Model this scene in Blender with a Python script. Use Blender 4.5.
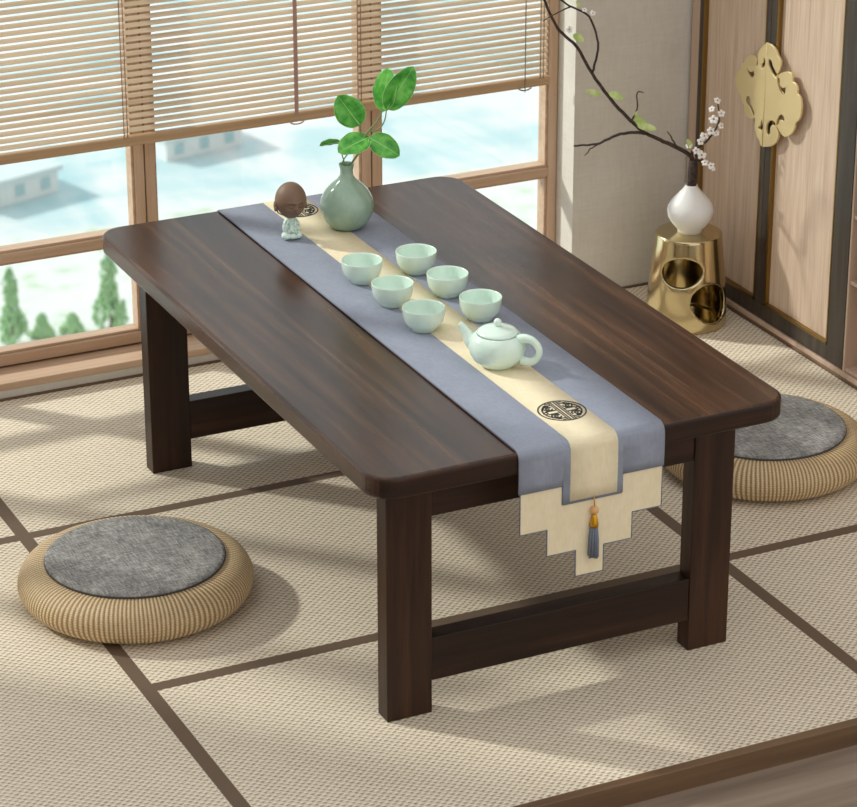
import bpy, bmesh, math, random
from mathutils import Vector, Matrix
random.seed(7)
PI = math.pi
S = bpy.context.scene
for o in list(bpy.data.objects): bpy.data.objects.remove(o)
COL = S.collection

def lin(c):
    def f(v):
        v /= 255.0
        return v/12.92 if v <= .04045 else ((v+.055)/1.055)**2.4
    return (f(c[0]), f(c[1]), f(c[2]), 1.0)

# ------------------------------------------------------------------ camera
cam_data = bpy.data.cameras.new('camera'); cam = bpy.data.objects.new('camera', cam_data); COL.objects.link(cam)
CAM = Vector((-1.333, -2.917, 1.875)); YAW, PITCH, ROLL = 0.4491, 0.4094, -0.0011
fw = Vector((math.sin(YAW)*math.cos(PITCH), math.cos(YAW)*math.cos(PITCH), -math.sin(PITCH)))
rt = Vector((math.cos(YAW), -math.sin(YAW), 0)); up = rt.cross(fw)
r2 = math.cos(ROLL)*rt + math.sin(ROLL)*up; u2 = -math.sin(ROLL)*rt + math.cos(ROLL)*up
M = Matrix((r2, u2, -fw)).transposed().to_4x4(); M.translation = CAM
cam.matrix_world = M
cam_data.sensor_fit = 'HORIZONTAL'; cam_data.sensor_width = 36; cam_data.lens = 2897.4/857*36
cam_data.clip_end = 3000
cam_data.dof.use_dof = True; cam_data.dof.focus_distance = 4.25; cam_data.dof.aperture_fstop = 16
S.camera = cam

# ------------------------------------------------------------------ light
world = bpy.data.worlds.new('sky'); S.world = world; world.use_nodes = True
wn = world.node_tree.nodes; wl = world.node_tree.links
bg = wn['Background']
geo = wn.new('ShaderNodeTexCoord'); sep = wn.new('ShaderNodeSeparateXYZ'); rmp = wn.new('ShaderNodeValToRGB')
wl.new(geo.outputs['Generated'], sep.inputs[0]); 
wm = wn.new('ShaderNodeMath'); wm.operation = 'MULTIPLY_ADD'; wm.inputs[1].default_value = .5; wm.inputs[2].default_value = .5
wl.new(sep.outputs['Y'], wm.inputs[0]); wl.new(wm.outputs[0], rmp.inputs[0])
rmp.color_ramp.elements[0].position = .1; rmp.color_ramp.elements[0].color = (.90, .87, .83, 1)
rmp.color_ramp.elements[1].position = .8; rmp.color_ramp.elements[1].color = (1.05, 1.1, 1.15, 1)
wl.new(rmp.outputs[0], bg.inputs['Color']); bg.inputs['Strength'].default_value = 1.04

sd = bpy.data.lights.new('sun', 'SUN'); sun = bpy.data.objects.new('sun', sd); COL.objects.link(sun)
EL = math.radians(33); AZ = Vector((.68, -.733)).normalized()
SD = Vector((AZ.x*math.cos(EL), AZ.y*math.cos(EL), -math.sin(EL)))
sun.rotation_euler = SD.to_track_quat('-Z', 'Y').to_euler(); sun.location = (-2, 4, 5)
sd.energy = 3.6; sd.angle = math.radians(3.0); sd.color = (1.0, .95, .88)

S.view_settings.view_transform = 'Standard'; S.view_settings.look = 'None'
S.view_settings.gamma = 1; S.view_settings.use_curve_mapping = False
S.view_settings.exposure = 0.07

# ------------------------------------------------------------------ helpers
class MB:
    def __init__(s): s.bm = bmesh.new()
    def box(s, a, b, mi=0):
        (x0,y0,z0),(x1,y1,z1) = a, b
        v = [s.bm.verts.new(p) for p in ((x0,y0,z0),(x1,y0,z0),(x1,y1,z0),(x0,y1,z0),(x0,y0,z1),(x1,y0,z1),(x1,y1,z1),(x0,y1,z1))]
        for f in ((3,2,1,0),(4,5,6,7),(0,1,5,4),(1,2,6,5),(2,3,7,6),(3,0,4,7)):
            s.bm.faces.new([v[i] for i in f]).material_index = mi
        return s
    def prism(s, pts, z0, z1, frame=None):
        fr = frame or (lambda p, z: (p[0], p[1], z))
        a = [s.bm.verts.new(fr(p, z0)) for p in pts]; b = [s.bm.verts.new(fr(p, z1)) for p in pts]
        n = len(pts)
        s.bm.faces.new(a[::-1]); s.bm.faces.new(b)
        for i in range(n): s.bm.faces.new((a[i], a[(i+1)%n], b[(i+1)%n], b[i]))
        return s
    def lathe(s, prof, n=48, c=(0,0,0)):
        rings = []
        for r, z in prof:
            if r < 1e-6: rings.append([s.bm.verts.new((c[0], c[1], c[2]+z))])
            else: rings.append([s.bm.verts.new((c[0]+r*math.cos(2*PI*k/n), c[1]+r*math.sin(2*PI*k/n), c[2]+z)) for k in range(n)])
        for A, B in zip(rings, rings[1:]):
            for k in range(n):
                k2 = (k+1) % n
                if len(A) == 1 and len(B) == 1: continue
                if len(A) == 1: f = (A[0], B[k2], B[k])
                elif len(B) == 1: f = (A[k], A[k2], B[0])
                else: f = (A[k], A[k2], B[k2], B[k])
                s.bm.faces.new(f).smooth = True
        return s
    def tube(s, pts, rad, n=10, cap=True):
        P = [Vector(p) for p in pts]; m = len(P)
        R = rad if isinstance(rad, (list, tuple)) else [rad]*m
        rings = []; nrm = None
        for i in range(m):
            t = (P[min(i+1, m-1)]-P[max(i-1, 0)]).normalized()
            if nrm is None:
                nrm = t.orthogonal().normalized()
            else:
                nrm = (nrm - t*nrm.dot(t)).normalized()
            b = t.cross(nrm)
            rings.append([s.bm.verts.new(P[i]+R[i]*(math.cos(2*PI*k/n)*nrm+math.sin(2*PI*k/n)*b)) for k in range(n)])
        for A, B in zip(rings, rings[1:]):
            for k in range(n):
                s.bm.faces.new((A[k], A[(k+1)%n], B[(k+1)%n], B[k])).smooth = True
        if cap:
            s.bm.faces.new(rings[0][::-1]); s.bm.faces.new(rings[-1])
        return s
    def ball(s, c, r, seg=20, rings=12, rot=None):
        r = (r, r, r) if not isinstance(r, (tuple, list)) else r
        m = Matrix.Translation(c) @ ((rot or Matrix()).to_4x4()) @ Matrix.Diagonal((r[0], r[1], r[2], 1))
        ret = bmesh.ops.create_uvsphere(s.bm, u_segments=seg, v_segments=rings, radius=1, matrix=m)
        for v in ret['verts']:
            for f in v.link_faces: f.smooth = True
        return s
    def build(s, name, mats, parent=None, bevel=0, seg=2, smooth=None, normals=True):
        if normals: bmesh.ops.recalc_face_normals(s.bm, faces=s.bm.faces[:])
        if smooth is not None:
            for f in s.bm.faces: f.smooth = smooth
        me = bpy.data.meshes.new(name); s.bm.to_mesh(me); s.bm.free()
        for m in (mats if isinstance(mats, (list, tuple)) else [mats]): me.materials.append(m)
        o = bpy.data.objects.new(name, me); COL.objects.link(o)
        if parent: o.parent = parent
        if bevel:
            b = o.modifiers.new('bevel', 'BEVEL'); b.width = bevel; b.segments = seg; b.limit_method = 'ANGLE'; b.angle_limit = math.radians(40)
        return o

def catmull(pts, k=6):
    P = [Vector(p) for p in pts]; out = []
    for i in range(len(P)-1):
        a, b, c, d = P[max(i-1, 0)], P[i], P[i+1], P[min(i+2, len(P)-1)]
        for j in range(k):
            t = j/k
            out.append(.5*((2*b)+(-a+c)*t+(2*a-5*b+4*c-d)*t*t+(-a+3*b-3*c+d)*t**3))
    out.append(P[-1]); return out
def lerp_r(rs, n):
    out = []
    for i in range(n):
        t = i/(n-1)*(len(rs)-1); k = min(int(t), len(rs)-2); out.append(rs[k]+(rs[k+1]-rs[k])*(t-k))
    return out
def empty(name, loc, rz=0):
    o = bpy.data.objects.new(name, None); COL.objects.link(o); o.location = loc; o.rotation_euler = (0, 0, rz); o.empty_display_size = .02
    return o
def tag(o, label=None, cat=None, group=None, kind=None):
    if label: o['label'] = label
    if cat: o['category'] = cat
    if group: o['group'] = group
    if kind: o['kind'] = kind
    return o
def struct(o): o['kind'] = 'structure'; return o
def copy_tree(o, parent=None):
    c = o.copy(); COL.objects.link(c)
    if parent: c.parent = parent
    for ch in list(o.children): copy_tree(ch, c)
    return c
def remesh(o, voxel, smooth=2):
    m = o.modifiers.new('r', 'REMESH'); m.mode = 'VOXEL'; m.voxel_size = voxel
    m = o.modifiers.new('s', 'SMOOTH'); m.factor = .5; m.iterations = smooth
    bake(o)
    for p in o.data.polygons: p.use_smooth = True
def bake(o):
    bpy.context.view_layer.update()
    dg = bpy.context.evaluated_depsgraph_get()
    me = bpy.data.meshes.new_from_object(o.evaluated_get(dg))
    o.modifiers.clear(); o.data = me

# ------------------------------------------------------------------ materials
def mat(name, col, rough=.5, metal=0, spec=.5, coat=0, coat_rough=.1):
    m = bpy.data.materials.new(name); m.use_nodes = True
    b = m.node_tree.nodes['Principled BSDF']
    b.inputs['Base Color'].default_value = lin(col); b.inputs['Roughness'].default_value = rough
    b.inputs['Metallic'].default_value = metal; b.inputs['Specular IOR Level'].default_value = spec
    b.inputs['Coat Weight'].default_value = coat; b.inputs['Coat Roughness'].default_value = coat_rough
    return m
def N(m, t): return m.node_tree.nodes.new(t)
def L(m, a, b): m.node_tree.links.new(a, b)
def bsdf(m): return m.node_tree.nodes['Principled BSDF']
def ramp(m, src, stops):
    r = N(m, 'ShaderNodeValToRGB'); e = r.color_ramp.elements
    while len(e) < len(stops): e.new(.5)
    for k, (p, c) in enumerate(stops): e[k].position = p; e[k].color = lin(c)
    L(m, src, r.inputs[0]); return r
def coords(m, scale=(1,1,1), kind='Object'):
    t = N(m, 'ShaderNodeTexCoord'); mp = N(m, 'ShaderNodeMapping'); mp.inputs['Scale'].default_value = scale
    L(m, t.outputs[kind], mp.inputs[0]); return mp
def noise(m, vec, scale, detail=4, rough=.55, dist=0):
    n = N(m, 'ShaderNodeTexNoise'); n.inputs['Scale'].default_value = scale; n.inputs['Detail'].default_value = detail
    n.inputs['Roughness'].default_value = rough; n.inputs['Distortion'].default_value = dist
    L(m, vec.outputs[0], n.inputs['Vector']); return n
def bump(m, src, strength, dist):
    b = N(m, 'ShaderNodeBump'); b.inputs['Strength'].default_value = strength; b.inputs['Distance'].default_value = dist
    L(m, src, b.inputs['Height']); L(m, b.outputs[0], bsdf(m).inputs['Normal']); return b
def math_n(m, op, a, b=None):
    n = N(m, 'ShaderNodeMath'); n.operation = op
    for i, v in enumerate((a, b)):
        if v is None: continue
        if isinstance(v, (int, float)): n.inputs[i].default_value = v
        else: L(m, v, n.inputs[i])
    return n.outputs[0]
def mixc(m, fac, a, b, blend='MIX'):
    n = N(m, 'ShaderNodeMix'); n.data_type = 'RGBA'; n.blend_type = blend
    if isinstance(fac, (int, float)): n.inputs[0].default_value = fac
    else: L(m, fac, n.inputs[0])
    for i, v in ((6, a), (7, b)):
        if isinstance(v, tuple): n.inputs[i].default_value = lin(v)
        else: L(m, v, n.inputs[i])
    return n.outputs[2]
def wood(name, axis, dark, mid, light, rough=.4, freq=60, stretch=.05, coat=0, bumpd=.0002, boards=None):
    m = mat(name, mid, rough, coat=coat, coat_rough=.12)
    sc = [1, 1, 1]; sc['xyz'.index(axis)] = stretch
    mp = coords(m, sc)
    n = noise(m, mp, freq, 6, .6, .15)
    n2 = noise(m, mp, freq*.22, 3, .5, 1.2)
    f = math_n(m, 'ADD', math_n(m, 'MULTIPLY', n.outputs[0], .55), math_n(m, 'MULTIPLY', n2.outputs[0], .45))
    r = ramp(m, f, [(.34, dark), (.5, mid), (.66, light)])
    out = r.outputs[0]
    if boards:
        t = N(m, 'ShaderNodeTexCoord'); s = N(m, 'ShaderNodeSeparateXYZ'); L(m, t.outputs['Object'], s.inputs[0])
        q = math_n(m, 'FLOOR', math_n(m, 'DIVIDE', s.outputs[boards[0]], boards[1]))
        wn_ = N(m, 'ShaderNodeTexWhiteNoise'); wn_.noise_dimensions = '1D'; L(m, q, wn_.inputs['W'])
        hs = N(m, 'ShaderNodeHueSaturation'); L(m, out, hs.inputs['Color'])
        L(m, math_n(m, 'ADD', math_n(m, 'MULTIPLY', wn_.outputs['Value'], boards[2]), 1-boards[2]/2), hs.inputs['Value'])
        out = hs.outputs[0]
    L(m, out, bsdf(m).inputs['Base Color'])
    if bumpd: bump(m, n.outputs[0], .25, bumpd)
    return m

DK, MD, LT = (32, 18, 11), (66, 41, 26), (98, 66, 44)
m_tab_y = wood('walnut_along_length', 'y', (32,16,9), (63,38,24), (96,66,45), .25, 80, .04, .04, boards=(0, .082, .3))
m_tab_x = wood('walnut_along_width', 'x', (24,12,7), (46,27,16), (70,44,28), .4, 60, .06, 0)
m_tab_z = wood('walnut_upright', 'z', (24,12,7), (46,27,16), (70,44,28), .4, 60, .06, 0)
for m_ in (m_tab_x, m_tab_z): bsdf(m_).inputs['Specular IOR Level'].default_value = .3
bsdf(m_tab_y).inputs['Specular IOR Level'].default_value = .38
m_win = {a: wood('window_wood_'+a, a, (174,143,117), (192,161,134), (207,177,151), .5, 70, .05) for a in 'xz'}
m_blind = wood('blind_slat_wood', 'x', (196,172,142), (212,190,162), (224,204,177), .55, 90, .02, bumpd=0)
m_blrail = wood('blind_rail_wood', 'x', (160,128,94), (178,146,110), (192,162,127), .5, 90, .02, bumpd=0)
m_border = wood('platform_edge_wood', 'x', (88,64,44), (106,80,57), (122,96,70), .45, 60, .05)
m_lower = wood('lower_floor_wood', 'x', (118,101,86), (154,137,121), (184,168,151), .45, 26, .05, boards=(1, .11, .25))
m_stripe = mat('mat_binding', (104, 84, 66), .75)
m_dark = wood('cabinet_dark_frame', 'z', (42,36,30), (60,52,44), (80,71,61), .45, 80, .05)
m_gold = mat('aged_gold_trim', (150, 122, 70), .38, 1)
m_brass = mat('brushed_brass_plate', (226, 206, 156), .45, .6)
m_carc = wood('cabinet_carcass_wood', 'z', (176,150,130), (194,168,147), (206,182,162), .5, 60, .05)
m_plinth = wood('cabinet_plinth_wood', 'y', (112,86,68), (132,104,84), (150,122,101), .5, 60, .05)
m_grass_tray = None

def panel_mat():
    m = mat('ribbed_panel_veneer', (214, 192, 170), .5)
    t = N(m, 'ShaderNodeTexCoord'); s = N(m, 'ShaderNodeSeparateXYZ'); L(m, t.outputs['Object'], s.inputs[0])
    cb = N(m, 'ShaderNodeCombineXYZ'); L(m, s.outputs['Y'], cb.inputs[0]); L(m, math_n(m, 'MULTIPLY', s.outputs['Z'], .03), cb.inputs[1])
    n = noise(m, cb, 260, 3); n2 = noise(m, cb, 60, 2)
    f = math_n(m, 'ADD', math_n(m, 'MULTIPLY', n.outputs[0], .6), math_n(m, 'MULTIPLY', n2.outputs[0], .4))
    r = ramp(m, f, [(.32, (184, 158, 138)), (.5, (208, 184, 163)), (.68, (222, 202, 182))])
    L(m, r.outputs[0], bsdf(m).inputs['Base Color']); return m
m_panel = panel_mat()

def wall_mat():
    m = mat('grey_fabric_wallpaper', (206, 199, 187), .85)
    mp = coords(m, (1, 1, 1)); n = noise(m, mp, 9, 3); mp2 = coords(m, (240, 240, 30)); n2 = noise(m, mp2, 1, 2); mp3 = coords(m, (30, 30, 240)); n3 = noise(m, mp3, 1, 2)
    f = math_n(m, 'ADD', math_n(m, 'MULTIPLY', n.outputs[0], .4), math_n(m, 'MULTIPLY', math_n(m, 'ADD', n2.outputs[0], n3.outputs[0]), .3))
    r = ramp(m, f, [(.35, (204, 198, 188)), (.65, (217, 212, 203))]); L(m, r.outputs[0], bsdf(m).inputs['Base Color'])
    bump(m, n2.outputs[0], .15, .0005); return m
m_wall = wall_mat()

def weave_mat(name, lo, mid, hi, pitch, rot=0.0, rough=.8):
    m = mat(name, mid, rough)
    t = N(m, 'ShaderNodeTexCoord'); mp = N(m, 'ShaderNodeMapping'); mp.inputs['Rotation'].default_value = (0, 0, rot)
    L(m, t.outputs['Object'], mp.inputs[0])
    dn = noise(m, mp, 120, 2); 
    s = N(m, 'ShaderNodeSeparateXYZ'); L(m, mp.outputs[0], s.inputs[0])
    k = 2*PI/pitch
    jx = math_n(m, 'ADD', math_n(m, 'MULTIPLY', s.outputs['X'], k), math_n(m, 'MULTIPLY', dn.outputs[0], 2.6))
    jy = math_n(m, 'ADD', math_n(m, 'MULTIPLY', s.outputs['Y'], k*1.25), math_n(m, 'MULTIPLY', dn.outputs[0], 2.6))
    # twill-like basket weave: strands along x offset row by row
    a = math_n(m, 'SINE', jx); b = math_n(m, 'SINE', jy)
    ab = math_n(m, 'MULTIPLY', a, b)
    c = math_n(m, 'SINE', math_n(m, 'MULTIPLY', jy, 2.0))
    h = math_n(m, 'ADD', math_n(m, 'MULTIPLY', ab, .30), math_n(m, 'MULTIPLY', c, .14))
    h = math_n(m, 'ADD', h, .5)
    n2 = noise(m, mp, 420, 2); n3 = noise(m, mp, 5, 3)
    f = math_n(m, 'ADD', math_n(m, 'MULTIPLY', h, .75), math_n(m, 'ADD', math_n(m, 'MULTIPLY', n2.outputs[0], .5), math_n(m, 'MULTIPLY', math_n(m, 'SUBTRACT', n3.outputs[0], .5), .12)))
    r = ramp(m, f, [(.36, lo), (.56, mid), (.86, hi)])
    L(m, r.outputs[0], bsdf(m).inputs['Base Color'])
    bump(m, h, .5, .0012); return m
m_tatami = weave_mat('woven_tatami_grass', (138, 121, 97), (208, 193, 170), (240, 229, 211), .0125)

def rattan_mat():
    m = mat('woven_rattan', (196, 166, 120), .6)
    t = N(m, 'ShaderNodeTexCoord'); s = N(m, 'ShaderNodeSeparateXYZ'); L(m, t.outputs['Object'], s.inputs[0])
    ang = math_n(m, 'ARCTAN2', s.outputs['Y'], s.outputs['X'])
    rr = math_n(m, 'SQRT', math_n(m, 'ADD', math_n(m, 'MULTIPLY', s.outputs['X'], s.outputs['X']), math_n(m, 'MULTIPLY', s.outputs['Y'], s.outputs['Y'])))
    lat = math_n(m, 'SUBTRACT', s.outputs['Z'], rr)
    n = noise(m, coords(m), 30, 3)
    wob = math_n(m, 'MULTIPLY', math_n(m, 'SUBTRACT', n.outputs[0], .5), 1.6)
    # ribs lean to and fro round the ring like the plaited bands of the cushion
    lean = math_n(m, 'MULTIPLY', math_n(m, 'SINE', math_n(m, 'MULTIPLY', ang, 5.0)), math_n(m, 'MULTIPLY', lat, 45.0))
    ribs = math_n(m, 'SINE', math_n(m, 'ADD', math_n(m, 'ADD', math_n(m, 'MULTIPLY', ang, 150.0), wob), lean))
    rows = math_n(m, 'SINE', math_n(m, 'MULTIPLY', lat, 1500.0))
    h = math_n(m, 'ADD', math_n(m, 'ADD', math_n(m, 'MULTIPLY', ribs, .34), math_n(m, 'MULTIPLY', math_n(m, 'MULTIPLY', rows, ribs), .12)), .5)
    h = math_n(m, 'ADD', h, math_n(m, 'MULTIPLY', rows, .08))
    n2 = noise(m, coords(m), 300, 2)
    f = math_n(m, 'ADD', math_n(m, 'MULTIPLY', h, .8), math_n(m, 'MULTIPLY', n2.outputs[0], .25))
    r = ramp(m, f, [(.2, (128, 100, 66)), (.5, (184, 156, 115)), (.85, (222, 200, 162))])
    L(m, r.outputs[0], bsdf(m).inputs['Base Color']); bump(m, h, .6, .0018); return m
m_rattan = rattan_mat()

def linen_mat(name, lo, mid, hi, sc=1.0):
    m = mat(name, mid, .9, spec=.2)
    a = noise(m, coords(m, (500*sc, 60*sc, 60)), 1, 2); b = noise(m, coords(m, (60*sc, 500*sc, 60)), 1, 2); c = noise(m, coords(m), 25*sc, 4)
    f = math_n(m, 'ADD', math_n(m, 'MULTIPLY', math_n(m, 'ADD', a.outputs[0], b.outputs[0]), .38), math_n(m, 'MULTIPLY', c.outputs[0], .24))
    r = ramp(m, f, [(.38, lo), (.5, mid), (.62, hi)]); L(m, r.outputs[0], bsdf(m).inputs['Base Color'])
    bump(m, f, .35, .0008); return m
m_pad = linen_mat('grey_linen', (98, 98, 98), (138, 136, 133), (180, 177, 172))
m_padedge = mat('dark_grey_piping', (70, 70, 72), .9)
m_cloth = linen_mat('blue_grey_cloth', (138, 143, 158), (144, 150, 165), (150, 156, 171), 1.3)
m_cream = linen_mat('cream_cloth', (228, 214, 181), (233, 220, 188), (238, 226, 196), 1.3)
m_pipe = mat('blue_grey_cord', (106, 114, 132), .8)
m_ink = mat('black_embroidery', (34, 36, 46), .8)
m_tassel = mat('blue_grey_silk', (112, 120, 136), .7)
m_bead = mat('peach_bead', (214, 166, 110), .3)
m_capg = mat('gold_tassel_cap', (206, 156, 46), .28, 1)

def celadon(name, col, dark, rough=.12):
    m = mat(name, col, rough, spec=.5, coat=.3, coat_rough=.05)
    n = noise(m, coords(m), 40, 4); n2 = noise(m, coords(m), 700, 1)
    f = math_n(m, 'ADD', math_n(m, 'MULTIPLY', n.outputs[0], .8), math_n(m, 'MULTIPLY', n2.outputs[0], .2))
    r = ramp(m, f, [(.35, dark), (.6, col)]); L(m, r.outputs[0], bsdf(m).inputs['Base Color'])
    b = bsdf(m); b.inputs['Subsurface Weight'].default_value = .12; b.inputs['Subsurface Radius'].default_value = (.004, .005, .004)
    return m
m_cel = celadon('pale_celadon_glaze', (222, 241, 230), (212, 235, 222), .2)
m_vase = celadon('sage_celadon_glaze', (158, 184, 166), (144, 172, 153), .12)
m_white = mat('matte_white_porcelain', (238, 238, 238), .45)
m_crease_shade = mat('crease_shade_paint', (70, 50, 40), .7)  # dark colour painted as the shading of eyes, brows and mouth
m_clay = mat('brown_clay', (124, 98, 80), .55)
def mottled():
    m = mat('mottled_celadon', (190, 222, 205), .3)
    n = noise(m, coords(m), 170, 3); r = ramp(m, n.outputs[0], [(.36, (150, 190, 170)), (.46, (212, 236, 224)), (.7, (232, 246, 238))])
    L(m, r.outputs[0], bsdf(m).inputs['Base Color']); return m
m_mott = mottled()
m_stool = mat('polished_champagne_gold', (206, 190, 150), .15, 1)
def bark():
    m = mat('dark_bark', (58, 44, 38), .8)
    n = noise(m, coords(m), 160, 4); r = ramp(m, n.outputs[0], [(.35, (36, 27, 24)), (.65, (78, 62, 54))]); L(m, r.outputs[0], bsdf(m).inputs['Base Color'])
    bump(m, n.outputs[0], .5, .001); return m
m_bark = bark()
m_petal = mat('white_petal', (244, 240, 236), .6); m_petal_c = mat('dark_bud_centre', (54, 40, 42), .6)
def leafm(name, a, b, c, rough=.4):
    m = mat(name, b, rough)
    n = noise(m, coords(m), 60, 3); r = ramp(m, n.outputs[0], [(.35, a), (.5, b), (.68, c)]); L(m, r.outputs[0], bsdf(m).inputs['Base Color'])
    bsdf(m).inputs['Subsurface Weight'].default_value = .1; bsdf(m).inputs['Subsurface Radius'].default_value = (.002, .004, .001)
    return m
m_leaf = leafm('fresh_green_leaf', (52, 140, 44), (84, 174, 62), (122, 200, 92), .35)
m_vein = mat('pale_leaf_vein', (166, 214, 134), .5)
m_stem = mat('green_brown_stem', (128, 146, 88), .6)
m_lime = leafm('lime_leaf', (170, 196, 110), (196, 214, 140), (216, 228, 170), .6)
m_cord = mat('pinkish_ladder_tape', (170, 136, 124), .8); m_cordg = mat('grey_lift_cord', (150, 142, 132), .7)
m_metal = mat('bent_wire', (120, 112, 100), .35, .9)

def glass_mat():
    m = bpy.data.materials.new('window_glass'); m.use_nodes = True; nt = m.node_tree; nt.nodes.clear()
    o = nt.nodes.new('ShaderNodeOutputMaterial'); mx = nt.nodes.new('ShaderNodeMixShader'); tr = nt.nodes.new('ShaderNodeBsdfTransparent'); gl = nt.nodes.new('ShaderNodeBsdfGlossy')
    tr.inputs[0].default_value = (.95, .985, .98, 1); gl.inputs['Roughness'].default_value = .02; mx.inputs[0].default_value = .05
    nt.links.new(tr.outputs[0], mx.inputs[1]); nt.links.new(gl.outputs[0], mx.inputs[2]); nt.links.new(mx.outputs[0], o.inputs[0]); return m
m_glass = glass_mat()

# ------------------------------------------------------------------ outside, far below the windows
GZ = -60.0
def ground_mat():
    m = mat('lake_and_lawn', (200, 225, 228), .6)
    t = N(m, 'ShaderNodeTexCoord'); s = N(m, 'ShaderNodeSeparateXYZ'); L(m, t.outputs['Object'], s.inputs[0])
    n = noise(m, coords(m, (.16, .05, .1)), 1, 5, .6, .6); n2 = noise(m, coords(m, (.05, .16, .1)), 1, 3)
    f = math_n(m, 'ADD', math_n(m, 'MULTIPLY', n.outputs[0], .6), math_n(m, 'MULTIPLY', n2.outputs[0], .4))
    water = ramp(m, f, [(.36, (148, 190, 198)), (.47, (182, 205, 209)), (.56, (213, 216, 216))])
    nl = noise(m, coords(m), .5, 4)
    lawn = ramp(m, nl.outputs[0], [(.33, (184, 202, 178)), (.45, (212, 216, 212)), (.7, (216, 218, 216))])
    k = math_n(m, 'GREATER_THAN', math_n(m, 'ADD', s.outputs['Y'], math_n(m, 'MULTIPLY', nl.outputs[0], 3)), 161.0)
    L(m, mixc(m, k, lawn.outputs[0], water.outputs[0]), bsdf(m).inputs['Base Color']); return m
g = MB(); g.box((-700, 20, GZ-1), (900, 1600, GZ)); struct(g.build('floor_outside', ground_mat()))
m_tree = leafm('conifer_foliage', (88, 146, 122), (148, 192, 140), (206, 224, 176), .8)
m_trunk = mat('conifer_trunk', (110, 90, 70), .9)
m_bw = mat('pale_house_wall', (222, 224, 224), .8); m_br = mat('pale_grey_roof', (200, 212, 214), .7); m_bwin = mat('dim_window', (170, 196, 202), .4)
def conifer(x, y, h, w, label):
    r = empty('conifer_tree', (x, y, GZ))
    tag(r, label, 'tree', 'trees below the window')
    MB().tube([(0, 0, 0), (0, 0, h*.8)], [.09, .03], 8).build('trunk', m_trunk, r)
    f = MB(); rnd = random.Random(int(x*10))
    for k in range(420):
        t = rnd.random()**.8; z = h*(.06+.9*t); rad = w*(1-t)**.55*(.3+.75*rnd.random())*(1+.25*math.sin(9*t)); a = rnd.random()*2*PI
        sz = .07+.17*rnd.random()*(1.1-t)
        c = Vector((rad*math.cos(a), rad*math.sin(a), z))
        ret = bmesh.ops.create_icosphere(f.bm, subdivisions=1, radius=sz, matrix=Matrix.Translation(c) @ Matrix.Diagonal((.7, .7, 1.5, 1)))
    f.build('foliage', m_tree, r)
def house(x, y, w, d, h, label, rz=.1):
    r = empty('lakeside_building', (x, y, GZ), rz); tag(r, label, 'building', 'buildings across the lake')
    MB().box((-w/2, -d/2, 0), (w/2, d/2, h)).build('wall', m_bw, r)
    MB().box((-w/2-.25, -d/2-.25, h), (w/2+.25, d/2+.25, h+.3)).build('roof', m_br, r)
    nx = max(2, int(w/1.6)); nz = max(1, int(h/1.5))
    for i in range(nx):
        for j in range(nz):
            cx = -w/2+(i+.5)*w/nx; cz = (j+.55)*h/nz
            MB().box((cx-.35, -d/2-.05, cz-.4), (cx+.35, -d/2+.02, cz+.35)).build('window', m_bwin, r)

# ------------------------------------------------------------------ platform floor and mats
FX0, FX1, WY = -1.3, 1.52, 1.29
struct(MB().box((-2.4, -2.2, -.06), (2.4, -.207, -.031)).build('floor', m_lower))
struct(MB().box((FX0, -.192, -.055), (FX1, 1.45, -.012)).build('floor_platform', m_border))
struct(MB().box((FX0, -.207, -.055), (FX1, -.192, .0005)).build('trim_1', m_border, bevel=.001))
B = .0103
def mat_thing(x0, x1, y0, y1, sides, label):
    # sides: binding on l r f b
    l, r, f, b = [c in sides for c in 'lrfb']
    ix0, ix1, iy0, iy1 = x0+B*l, x1-B*r, y0+B*f, y1-B*b
    root = empty('tatami_mat', ((x0+x1)/2, (y0+y1)/2, -.012)); tag(root, label, 'tatami mat', 'tatami mats on the platform')
    ox, oy, oz = root.location
    t = MB(); t.box((ix0-ox, iy0-oy, 0), (ix1-ox, iy1-oy, .012)); t.build('woven_top', m_tatami, root)
    e = MB()
    if l: e.box((x0-ox, y0-oy, 0), (ix0-ox, y1-oy, .0122))
    if r: e.box((ix1-ox, y0-oy, 0), (x1-ox, y1-oy, .0122))
    if f: e.box((ix0-ox, y0-oy, 0), (ix1-ox, iy0-oy, .0122))
    if b: e.box((ix0-ox, iy1-oy, 0), (ix1-ox, y1-oy, .0122))
    if l or r or f or b: e.build('cloth_binding', m_stripe, root)
X1, X2, Y1, Y2, YF, YB, XR = -.2055, .6735, .2825, .792, -.192, 1.287, 1.2
mat_thing(FX0, X1, YF, Y2, 'rb', 'woven tatami mat at the left front corner, partly under the left round cushion')
mat_thing(FX0, X1, Y2, YB, 'rf', 'woven tatami mat at the far left, in front of the window sill')
mat_thing(X1, X2, YF, Y1, 'lrb', 'woven tatami mat under the front legs of the table')
mat_thing(X1, X2, Y1, Y2, 'lrfb', 'middle woven tatami mat lying in the shade beneath the table')
mat_thing(X1, X2, Y2, YB, 'lrf', 'woven tatami mat under the back legs of the table by the window')
mat_thing(X2, XR, YF, Y1, 'lb', 'woven tatami mat at the right front corner of the platform')
mat_thing(X2, XR, Y1, YB, 'lf', 'woven tatami mat under the right cushion and the gold stool, along the cabinet')

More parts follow.
